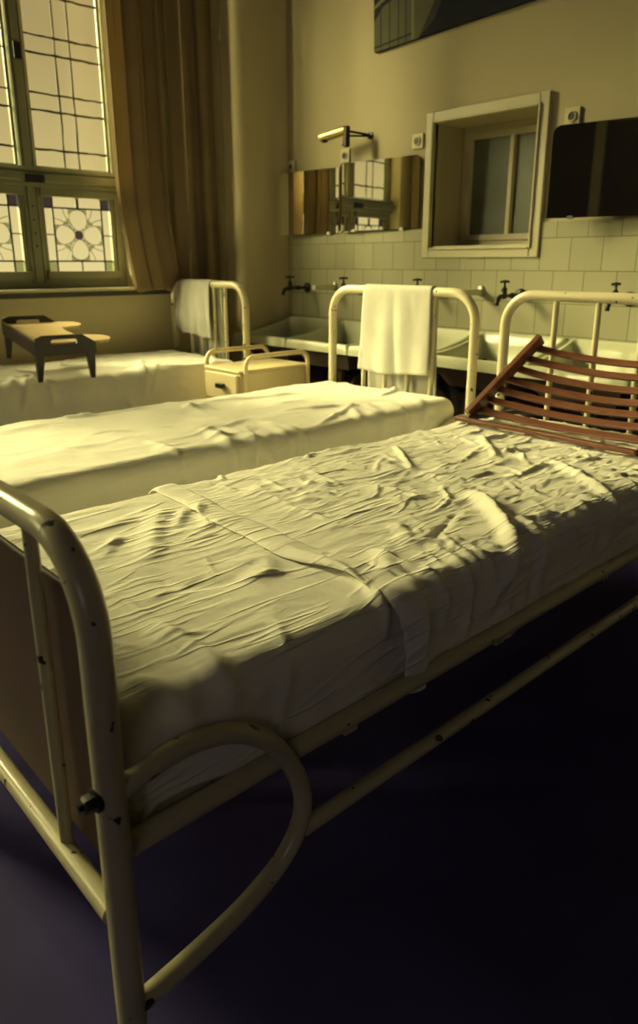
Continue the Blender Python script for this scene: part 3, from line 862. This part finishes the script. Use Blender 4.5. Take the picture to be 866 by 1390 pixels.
# table top with two rounded lobes past the open side
bm = bmesh.new()
out = [(0, 0), (W_-.01, 0)]
out += [(W_+.055+.05*math.cos(a), .085+.075*math.sin(a)) for a in np.linspace(-PI/2, PI/2, 9)]
out += [(W_-.02, .19), (W_-.03, L_/2), (W_-.02, L_-.19)]
out += [(W_+.055+.05*math.cos(a), L_-.085+.075*math.sin(a)) for a in np.linspace(-PI/2, PI/2, 9)]
out += [(W_-.01, L_), (0, L_)]
lo = [bm.verts.new((x, y, zt-.012)) for x, y in out]; hi = [bm.verts.new((x, y, zt)) for x, y in out]
for i in range(len(out)): bm.faces.new((lo[i], lo[(i+1) % len(out)], hi[(i+1) % len(out)], hi[i]))
bm.faces.new(lo); bm.faces.new(hi)
tfin('table_top', bm, M['tablewood'], smooth=False)
def board_with_hole(y, th=.014):
    bm = bmesh.new()
    outer = [(-.01, zt-.055), (W_+.01, zt-.055), (W_+.01, zt-.005), (W_-.05, zt+.034), (.02, zt+.034), (-.01, zt+.022)]
    hx, hz, hw, hh = W_*.46, zt+.004, .058, .012
    hole = [(hx+hw-hh+hh*math.cos(a), hz+hh*math.sin(a)) for a in np.linspace(-PI/2, PI/2, 7)]+[(hx-hw+hh+hh*math.cos(a), hz+hh*math.sin(a)) for a in np.linspace(PI/2, 3*PI/2, 7)]
    me_edges = []
    vo = [bm.verts.new((x, y, z)) for x, z in outer]; vh = [bm.verts.new((x, y, z)) for x, z in hole]
    es = [bm.edges.new((vo[i], vo[(i+1) % len(vo)])) for i in range(len(vo))]+[bm.edges.new((vh[i], vh[(i+1) % len(vh)])) for i in range(len(vh))]
    bmesh.ops.triangle_fill(bm, use_beauty=True, use_dissolve=False, edges=es)
    r = bmesh.ops.extrude_face_region(bm, geom=list(bm.faces))
    for v in r['geom']:
        if isinstance(v, bmesh.types.BMVert): v.co.y += th
    return bm
tfin('end_board', board_with_hole(-.014), M['darkwood'], smooth=False)
tfin('end_board', board_with_hole(L_), M['darkwood'], smooth=False)
bm = bmesh.new(); box(bm, (-.014, -.014, zt-.055), (0, L_+.014, zt+.010)); tfin('long_board', bm, M['darkwood'], smooth=False, bevel=.003)
bm = bmesh.new(); box(bm, (W_-.03, 0, zt-.045), (W_-.018, L_, zt-.012)); tfin('apron', bm, M['darkwood'], smooth=False)
for (x, y) in ((.008, .008), (W_-.012, .008), (.008, L_-.008), (W_-.012, L_-.008)):
    bm = bmesh.new()
    ox = -.006 if x < .1 else .006; zf = .690
    for (xa, w, z) in (): pass
    vs = []
    for (cx_, w, z) in ((x, .017, zt-.02), (x+ox*.3, .016, zt-.09), (x+ox, .010, zf)):
        vs.append([bm.verts.new((cx_+a*w, y+b*w, z)) for a, b in ((-1, -1), (1, -1), (1, 1), (-1, 1))])
    for A, B in zip(vs[:-1], vs[1:]):
        for k in range(4): bm.faces.new((A[k], A[(k+1) % 4], B[(k+1) % 4], B[k]))
    bm.faces.new(vs[0]); bm.faces.new(vs[-1])
    tfin('leg', bm, M['darkwood'], smooth=False, bevel=.002)
t.location = TM @ V3((W_/2, L_/2, .690)); reloc(t)

# ------------------------------------------------------------------ folding slatted back rest
t = thing('slatted_backrest', 'reddish wooden slatted backrest leaning on the near bed\'s headboard', 'backrest', (2.2, 1.15, .67))
P0, P1 = V3((2.134, 1.506, .692)), V3((2.378, 1.412, .926))
Q0, Q1 = V3((2.13, .78, .692)), V3((2.375, .80, .926))
dr_ = (P1-P0).normalized(); nb = V3((.69, 0, -.72)).normalized()
def bar(bm, a, b, w, h, up, ext=0):
    a, b = V3(a), V3(b); d = (b-a).normalized(); a = a-d*ext; b = b+d*ext
    u = V3(up); u = (u-d*u.dot(d)).normalized(); s = d.cross(u)
    vs = []
    for p in (a, b):
        vs.append([bm.verts.new(p+s*(x*w/2)+u*(y*h/2)) for x, y in ((-1, -1), (1, -1), (1, 1), (-1, 1))])
    for k in range(4): bm.faces.new((vs[0][k], vs[0][(k+1) % 4], vs[1][(k+1) % 4], vs[1][k]))
    bm.faces.new(vs[0]); bm.faces.new(vs[1])
for a, b in ((P0, P1), (Q0, Q1)):
    bm = bmesh.new(); bar(bm, a, b, .024, .040, nb, .018); fin('side_rail', bm, M['wood_rail'], t, smooth=False, bevel=.003)
for k in range(7):
    f = .06+.89*k/6
    A = P0.lerp(P1, f)+nb*.012; B = Q0.lerp(Q1, f)+nb*.012
    n = 18; bm = bmesh.new(); rings = []
    bul = .050 if k else .03
    bul = .030+.022*min(1, k/3)
    if k > 4: bul -= .006*(k-4)
    for i in range(n+1):
        s = i/n; p = A.lerp(B, s)+nb*(bul*math.sin(PI*s)**.8)
        dn = (Q0-P0).normalized()
        w, h = .027, .011
        rings.append([bm.verts.new(p+dr_*(x*w/2)+nb*(y*h/2)) for x, y in ((-1, -1), (1, -1), (1, 1), (-1, 1))])
    for R1, R2 in zip(rings[:-1], rings[1:]):
        for q in range(4): bm.faces.new((R1[q], R1[(q+1) % 4], R2[(q+1) % 4], R2[q]))
    bm.faces.new(rings[0]); bm.faces.new(rings[-1])
    fin('slat', bm, M['wood'], t, bevel=.003, seg=2)
# base frame lying on the sheet
bm = bmesh.new()
pts = [(2.085, 1.535, .668), (2.075, 1.2, .672), (2.045, .865, .674)]
bar(bm, pts[0], pts[1], .028, .014, (0, 0, 1)); fin('base_bar', bm, M['wood'], t, smooth=False, bevel=.003)
bm = bmesh.new(); bar(bm, pts[1], pts[2], .028, .014, (0, 0, 1), .002); fin('base_bar', bm, M['wood'], t, smooth=False, bevel=.003)
bm = bmesh.new(); bar(bm, (2.10, 1.50, .672), (2.36, 1.44, .672), .018, .016, (0, 0, 1)); fin('base_rail', bm, M['darkwood'], t, smooth=False, bevel=.002)
bm = bmesh.new(); bar(bm, (2.07, .83, .672), (2.36, .83, .672), .022, .018, (0, 0, 1))
fin('base_rail', bm, M['darkwood'], t, smooth=False, bevel=.002)
bm = bmesh.new(); tube(bm, [(2.06, .80, .672), (2.06, .87, .672)], .012, 12); fin('hinge', bm, M['blackmetal'], t)
reloc(t)

# ------------------------------------------------------------------ sinks
def make_sink(first):
    """local: y 0..0.49 (towards -y is 0), x measured from the wall"""
    D = .455; Wd = .486; nx, ny = 60, 66
    xs = np.linspace(0, D, nx); ys = np.linspace(0, Wd, ny)     # xs: distance from wall
    zr, zb = .790, .868
    Xg, Yg = np.meshgrid(xs, ys, indexing='ij')
    tt = 1-Xg/D
    side = zr+(zb-zr)*np.clip(tt, 0, 1)**2.1
    dwall = Xg; dl = np.minimum(Yg, Wd-Yg); df = D-Xg
    wall = .026
    inner = np.minimum(np.minimum(np.clip((dl-wall)/.045, 0, 1), np.clip((df-.055)/.05, 0, 1)), np.clip((dwall-.022)/.05, 0, 1))
    inner = inner*inner*(3-2*inner)
    rimz = np.where(dl < .03, side, np.where(dwall < .03, zb, zr))
    # front ledge level
    base = np.where(dl < wall+.01, side, np.where(dwall < .03, zb, zr))
    ledge = zr-.012*np.clip((df-.02)/.03, 0, 1)
    bl = np.clip((dl-wall)/.02, 0, 1); bw = np.clip((dwall-.02)/.02, 0, 1)
    z = side*(1-bl)+ledge*bl
    z = zb*(1-bw)*1.0+z*bw if True else z
    z = z-inner*.115*(.75+.25*tt)
    # round the outer edges
    rr = .010
    for dd_ in (dl, df):
        e = np.clip(1-dd_/rr, 0, 1); z = z-rr*(1-np.sqrt(np.clip(1-e*e, 0, 1)))
    verts = []
    idx = {}
    for i in range(nx):
        for j in range(ny):
            verts.append((XW-T-xs[i], ys[j], float(z[i, j])))
    faces = [(i*ny+j, (i+1)*ny+j, (i+1)*ny+j+1, i*ny+j+1) for i in range(nx-1) for j in range(ny-1)]
    # skirt and underside
    ring = [(i, 0) for i in range(nx)]+[(nx-1, j) for j in range(1, ny)]+[(i, ny-1) for i in range(nx-2, -1, -1)]+[(0, j) for j in range(ny-2, 0, -1)]
    base_i = len(verts)
    for (i, j) in ring:
        x, y, zz = verts[i*ny+j]; verts.append((x, y, zr-.052))
    n = len(ring)
    for k in range(n):
        a = ring[k][0]*ny+ring[k][1]; b = ring[(k+1) % n][0]*ny+ring[(k+1) % n][1]
        faces.append((a, b, base_i+(k+1) % n, base_i+k))
    b2 = len(verts)
    for (i, j) in ring:
        x, y, zz = verts[i*ny+j]
        cxm = XW-D*.45; cym = Wd/2
        verts.append((cxm+(x-cxm)*.86, cym+(y-cym)*.88, zr-.052))
    b3 = len(verts)
    for (i, j) in ring:
        x, y, zz = verts[i*ny+j]
        verts.append((cxm+(x-cxm)*.60, cym+(y-cym)*.66, zr-.15))
    for k in range(n):
        k2 = (k+1) % n
        faces.append((base_i+k, base_i+k2, b2+k2, b2+k)); faces.append((b2+k, b2+k2, b3+k2, b3+k))
    faces.append(tuple(b3+k for k in range(n)))
    me = bpy.data.meshes.new('basin'); me.from_pydata(verts, [], faces); me.update()
    mi = [0]*len(faces)
    nf = (nx-1)*(ny-1)+n
    for q in range(nf, len(faces)): mi[q] = 1
    me.materials.append(M['porcelain']); me.materials.append(M['fireclay']); me.polygons.foreach_set('material_index', mi)
    return me
basin_me = make_sink(0)
tmpbm = bmesh.new(); tmpbm.from_mesh(basin_me); bmesh.ops.recalc_face_normals(tmpbm, faces=tmpbm.faces); tmpbm.to_mesh(basin_me); tmpbm.free()
slabels = ['leftmost pale fireclay sink, in the corner beside the pier', 'second pale fireclay sink from the corner, right of the locker',
           'third pale fireclay sink from the corner, partly behind the hanging towel', 'fourth pale fireclay sink from the corner, between the middle and near headboards',
           'fifth pale fireclay sink from the corner, behind the slatted wooden backrest', 'last pale fireclay sink, at the right edge behind the backrest']
sink0 = None
for k in range(6):
    y = 3.675-.5*(k+1)+.03
    if k == 0:
        s = thing('sink', slabels[0], 'sink', (0, 0, 0), 'row of fireclay sinks')
        b = link('basin', basin_me, [], s); basin_me.set_sharp_from_angle(angle=.9)
        bm = bmesh.new(); lathe(bm, [(0, .0), (.02, .0), (.026, .003), (.028, 0), (.028, -.03), (0, -.03)], 18, Matrix.Translation((XW-.26, .246, .672)))
        fin('drain', bm, M['steel'], s)
        bm = bmesh.new()
        tube(bm, smooth_path([(XW-.26, .246, .645), (XW-.26, .246, .56), (XW-.25, .246, .50), (XW-.21, .246, .48), (XW-.17, .246, .51), (XW-.13, .246, .55), (XW-.08, .246, .56), (XW-.012, .246, .56)], 6), .018, 14)
        lathe(bm, [(.018, -.02), (.026, -.018), (.026, .018), (.018, .02)], 12, Matrix.Translation((XW-.26, .246, .60)))
        fin('waste_pipe', bm, M['pipe'], s)
        for yy in (.07, .42):
            bm = bmesh.new(); box(bm, (XW-.40, yy-.010, .715), (XW-T, yy+.010, .738)); box(bm, (XW-.035, yy-.01, .55), (XW-.005, yy+.01, .72))
            tube(bm, [(XW-.36, yy, .72), (XW-.03, yy, .56)], .007, 8)
            fin('wall_bracket', bm, M['blackmetal'], s, smooth=False)
        s.location = (0, y, 0); sink0 = s
    else:
        dup(sink0, (0, -.5*k, 0), slabels[k])

# ------------------------------------------------------------------ taps
tz = 1.052
def make_tap(label):
    s = thing('wall_tap', label, 'tap', (0, 0, 0), 'wall taps over the sinks')
    bm = bmesh.new()
    X0 = XW-T
    lathe(bm, [(0, 0), (.031, 0), (.031, .006), (.024, .013), (.012, .016), (.012, .02)], 22, along((X0, 0, tz), (-1, 0, 0)))
    fin('wall_flange', bm, M['tapmetal'], s)
    bm = bmesh.new()
    lathe(bm, [(.011, .015), (.0085, .03), (.0085, .06), (.013, .065), (.014, .085), (.009, .092), (.009, .125), (.015, .135), (.017, .15), (.014, .165), (0, .168)], 14, along((X0, 0, tz), (-1, 0, 0)))
    lathe(bm, [(.015, 0), (.013, .02), (.016, .024), (.010, .034), (.006, .04), (.006, .058), (0, .058)], 14, Matrix.Translation((X0-.145, 0, tz+.004)))
    fin('tap_body', bm, M['tapmetal'], s)
    bm = bmesh.new()
    tube(bm, smooth_path([(X0-.155, 0, tz), (X0-.182, 0, tz-.006), (X0-.198, 0, tz-.024), (X0-.200, 0, tz-.042)], 5), [.012]*3+[.011]*6+[.010]*7, 12)
    fin('spout', bm, M['tapmetal'], s)
    bm = bmesh.new(); tube(bm, [(X0-.175, 0, tz+.064), (X0-.160, 0, tz+.066), (X0-.145, 0, tz+.067), (X0-.130, 0, tz+.066), (X0-.115, 0, tz+.064)], [.0065, .005, .007, .005, .0065], 10)
    fin('tap_handle', bm, M['tapmetal'], s)
    return s
tl = ['dark tap nearest the corner, above the leftmost sink', 'dark tap just left of the middle headboard\'s rounded corner, turned handle', 'dark tap behind the towel, only its handle showing above the headboard',
      'dark tap between the middle and near headboards, large round flange', 'dark tap at the right edge, behind the near headboard\'s top bar']
tap0 = make_tap(tl[0]); tap0.location = (0, 3.515, 0)
for k, y in ((1, 3.045), (2, 2.50), (3, 1.975), (4, 1.44)): dup(tap0, (0, y-3.515, 0), tl[k])

def make_arm(label):
    s = thing('wall_bracket_arm', label, 'bracket', (0, 0, 0), 'pale arms between the taps')
    X0 = XW-T
    bm = bmesh.new(); lathe(bm, [(0, 0), (.027, 0), (.027, .005), (.020, .010), (0, .011)], 20, along((X0, 0, 1.065), (-1, 0, 0))); fin('wall_flange', bm, M['steel'], s)
    bm = bmesh.new(); box(bm, (X0-.17, -.014, 1.045), (X0-.008, .014, 1.075)); box(bm, (X0-.15, -.02, 1.04), (X0-.142, .02, 1.05)); fin('arm', bm, M['porcelain'], s, smooth=False, bevel=.004)
    return s
a0 = make_arm('pale wall arm with round flange between the first and second taps'); a0.location = (0, 3.27, 0)
dup(a0, (0, 2.205-3.27, 0), 'pale wall arm with round flange just right of the middle headboard')

# ------------------------------------------------------------------ mirrors
def mirror(yc, z0, z1, w, rot, tilt, label, off=.03):
    bm = bmesh.new(); h = z1-z0; r = .035; pts = []
    for (cy_, cz_, a0_) in ((w/2-r, h-r, 0), (-w/2+r, h-r, PI/2)):
        pts += [(cy_+r*math.cos(a0_+PI/2*k/7), cz_+r*math.sin(a0_+PI/2*k/7)) for k in range(8)]
    pts += [(-w/2, 0), (w/2, 0)]
    fr = [bm.verts.new((-.003, y, z)) for y, z in pts]; bk = [bm.verts.new((.003, y, z)) for y, z in pts]
    f = bm.faces.new(fr); f.material_index = 0
    f = bm.faces.new(bk); f.material_index = 1
    for i in range(len(pts)):
        f = bm.faces.new((fr[i], fr[(i+1) % len(pts)], bk[(i+1) % len(pts)], bk[i])); f.material_index = 1
    me_o = fin('wall_mirror', bm, [M['mirror'], M['blackmetal']], None, smooth=False)
    me_o.location = (XW-off, yc, z0)
    me_o.rotation_euler = (0, math.radians(tilt), math.radians(rot))
    bm = bmesh.new()
    for y in (-w*.3, w*.3): box(bm, (-.005, y-.012, -.006), (.012, y+.012, .008))
    fin('mirror_clip', bm, M['steel'], me_o, smooth=False)
    return tag(me_o, label, 'mirror', 'frameless mirrors')
mirror(3.450, 1.370, 1.728, .485, 6.6, 0, 'frameless mirror at far left reflecting mostly the brown curtain', .042)
mirror(2.905, 1.376, 1.737, .575, 3.3, 0, 'frameless mirror left of the niche reflecting the bright leaded window', .036)
mirror(1.555, 1.388, 1.760, .52, 10, 0, 'dark frameless mirror right of the niche, left edge standing off the wall', .070)

# sockets
def socket(label):
    s = thing('wall_socket', label, 'socket', (0, 0, 0), 'round-hole wall sockets')
    bm = bmesh.new(); box(bm, (XW-.012, -.036, -.036), (XW+.001, .036, .036)); fin('cover_plate', bm, M['plate'], s, smooth=False, bevel=.003)
    bm = bmesh.new(); lathe(bm, [(.016, 0), (.023, 0), (.023, .006), (.018, .008), (.015, .005)], 20, along((XW-.011, 0, 0), (-1, 0, 0))); fin('collar', bm, M['plate'], s)
    bm = bmesh.new(); lathe(bm, [(0, 0), (.016, 0), (.015, .004), (0, .004)], 20, along((XW-.011, 0, 0), (-1, 0, 0))); fin('socket_well', bm, M['blackmetal'], s)
    return s
k0 = socket('small wall socket above the far left mirror, nearest the corner'); k0.location = (0, 3.725, 1.768)
k0.location = (0, 3.66, 1.768)
for y, z, l in ((3.19, 1.786, 'small wall socket directly below the brass wall lamp'), (2.655, 1.803, 'small wall socket between the mirror and the niche frame'), (1.79, 1.808, 'small wall socket right of the niche, above the dark mirror')):
    dup(k0, V3((0, y, z))-k0.location, l)

# ------------------------------------------------------------------ brass lamp
t = thing('wall_lamp', 'brass tube wall lamp on a black bracket above the mirrors', 'lamp', (XW, 3.05, 1.86))
A = V3((2.99, 3.235, 1.868)); B = V3((3.02, 3.065, 1.892)); d = (B-A).normalized()
bm = bmesh.new(); lathe(bm, [(0, 0), (.017, 0), (.023, .004), (.024, .012), (.024, (B-A).length), (.020, (B-A).length+.004), (0, (B-A).length+.004)], 24, along(A, d)); fin('lamp_shade', bm, M['brass'], t)
bm = bmesh.new(); mm = Matrix.Translation(A+d*.032-V3((0, 0, .019))) @ Matrix.Diagonal((1, 1.3, .9, 1)); lathe(bm, [(0, -.016), (.012, -.012), (.018, 0), (.014, .012), (0, .014)], 16, mm)
tube(bm, [A+d*.04-V3((0, 0, .021)), B-V3((0, 0, .021))], .004, 8); fin('lamp_holder', bm, M['blackmetal'], t)
bm = bmesh.new(); box(bm, (3.005, 3.040, 1.805), (3.035, 3.072, 1.912)); fin('clamp', bm, M['blackmetal'], t, bevel=.008, seg=3)
bm = bmesh.new(); tube(bm, [(3.03, 3.05, 1.885), (3.09, 3.02, 1.878), (XW, 3.0, 1.872)], .006, 10); tube(bm, [(3.03, 3.05, 1.862), (XW, 3.0, 1.868)], .005, 10)
lathe(bm, [(0, 0), (.02, 0), (.02, .006), (0, .008)], 16, along((XW, 3.0, 1.87), (-1, 0, 0))); fin('arm', bm, M['blackmetal'], t)
bm = bmesh.new(); lathe(bm, [(0, 0), (.009, 0), (.011, .006), (.008, .014), (0, .014)], 14, along((3.015, 3.074, 1.823), (-.3, 1, 0))); fin('knob', bm, simple('copper knob', (.6, .35, .25), .3, .6), t)
reloc(t)

# ------------------------------------------------------------------ hanging photograph panel
bm = bmesh.new()
PW, PH = 1.5, 1.0
box(bm, (-.012, -PW, 0), (.006, 0, PH))
def poly(pts, mi, x=-.0135):
    f = bm.faces.new([bm.verts.new((x, -p[0], p[1])) for p in pts]); f.material_index = mi
poly([(.0, .0), (.30, .0), (.46, .22), (.42, .45), (.30, .60), (.0, .62)], 1)
poly([(.30, .0), (.40, .06), (.62, .42), (.60, .70), (.30, .75), (.42, .45), (.46, .22)], 2)
poly([(.0, .14), (.07, .20), (.28, .24), (.20, .30), (.08, .33), (.0, .24)], 3, -.014)
poly([(.0, .30), (.10, .36), (.22, .50), (.0, .55)], 3, -.014)
def rail(p, q, w, mi=4):
    p, q = V3((p[0], p[1], 0)), V3((q[0], q[1], 0)); n_ = (q-p).cross(V3((0, 0, 1))).normalized()*w/2
    poly([(v.x, v.y) for v in (p-n_, q-n_, q+n_, p+n_)], mi, -.0148)
rail((0, .205), (.17, .265), .018); rail((.17, .265), (.235, .255), .018); rail((.235, .26), (.262, .215), .018); rail((.262, .22), (.265, .0), .018)
for xx in (.05, .11, .17, .22): rail((xx, .0), (xx, .21+xx*.2), .007, 2)
rail((0, .02), (.26, .03), .01, 2)
pic = fin('hanging_photograph', bm, [simple('photo print navy', (.006, .007, .020), .6, spec=.1), simple('photo print grey olive', (.10, .10, .06), .6, spec=.1), simple('photo print dark olive', (.035, .035, .035), .6, spec=.1), simple('photo print slate', (.015, .017, .025), .6, spec=.1), simple('photo print pale rail', (.17, .165, .10), .6, spec=.1)], None, smooth=False)
pic.location = (XW-.008, 2.965, 1.2+1.064); pic.rotation_euler = (math.radians(-2.0), 0, 0)
tag(pic, 'large dark print of an iron bed hanging high on the sink wall', 'picture')

# ------------------------------------------------------------------ light
w = bpy.data.worlds.new('sky'); bpy.context.scene.world = w; w.use_nodes = True
nt = w.node_tree; nt.nodes.clear()
bg = nt.nodes.new('ShaderNodeBackground'); wo = nt.nodes.new('ShaderNodeOutputWorld'); nt.links.new(bg.outputs[0], wo.inputs[0])
tc = nt.nodes.new('ShaderNodeTexCoord'); sp = nt.nodes.new('ShaderNodeSeparateXYZ'); nt.links.new(tc.outputs['Generated'], sp.inputs[0])
mr = nt.nodes.new('ShaderNodeMapRange'); nt.links.new(sp.outputs[2], mr.inputs[0]); mr.inputs[1].default_value = -.1; mr.inputs[2].default_value = .6
c = ramp(nt, mr.outputs[0], [(0, (.86, .74, .34)), (.16, (.84, .70, .32)), (.5, (.50, .39, .17)), (1, (.30, .23, .10))])
nt.links.new(c, bg.inputs[0]); bg.inputs[1].default_value = 1.0

def lamp(kind, name, loc, energy, col, **k):
    l = bpy.data.lights.new(name, kind); l.energy = energy; l.color = col
    for a, b in k.items(): setattr(l, a, b)
    o = bpy.data.objects.new(name, l); COL.objects.link(o); o.location = loc; return o
def aim(o, d): o.rotation_euler = V3(d).to_track_quat('-Z', 'Y').to_euler()
for nm, e_, dr, an in (('daylight_sun', 21, (.35, -1, -.55), 28), ('daylight_sky', 4, (.9, -1, -.50), 28), ('daylight_street', 12, (1, -.6, -.46), 22), ('daylight_zenith', 9, (.15, -.6, -.9), 28)):
    s = lamp('SUN', nm, (0, 8, 6), e_, (1, .90, .44), angle=math.radians(an)); aim(s, dr)
f = lamp('AREA', 'fill_light', (-3.5, -2.4, 2.9), 13, (.85, .72, .66), shape='SQUARE', size=1.6); aim(f, (.6, .35, -.6))  # added fill from the unseen end of the room, no real source there

# ------------------------------------------------------------------ camera
psi = math.atan(1111/1023.8); th = math.atan(293/981.)
F = V3((math.cos(psi), math.sin(psi), 0)); R = V3((math.sin(psi), -math.cos(psi), 0)); Z = V3((0, 0, 1))
fw = F*math.cos(th)-Z*math.sin(th); up = F*math.sin(th)+Z*math.cos(th)
cam = bpy.data.cameras.new('camera'); co = bpy.data.objects.new('camera', cam); COL.objects.link(co)
mt = Matrix((R, up, -fw)).transposed().to_4x4(); mt.translation = V3((0, 0, 1.2)); co.matrix_world = mt
cam.sensor_fit = 'VERTICAL'; cam.sensor_height = 36; cam.sensor_width = 24; cam.lens = 36*981/1390
cam.shift_y = -45/1390; cam.clip_start = .02
cam.dof.use_dof = True; cam.dof.focus_distance = 1.45; cam.dof.aperture_fstop = 4.0
sc = bpy.context.scene; sc.camera = co
sc.view_settings.view_transform = 'Standard'; sc.view_settings.look = 'None'
sc.view_settings.gamma = 1; sc.view_settings.exposure = 0; sc.view_settings.use_curve_mapping = False
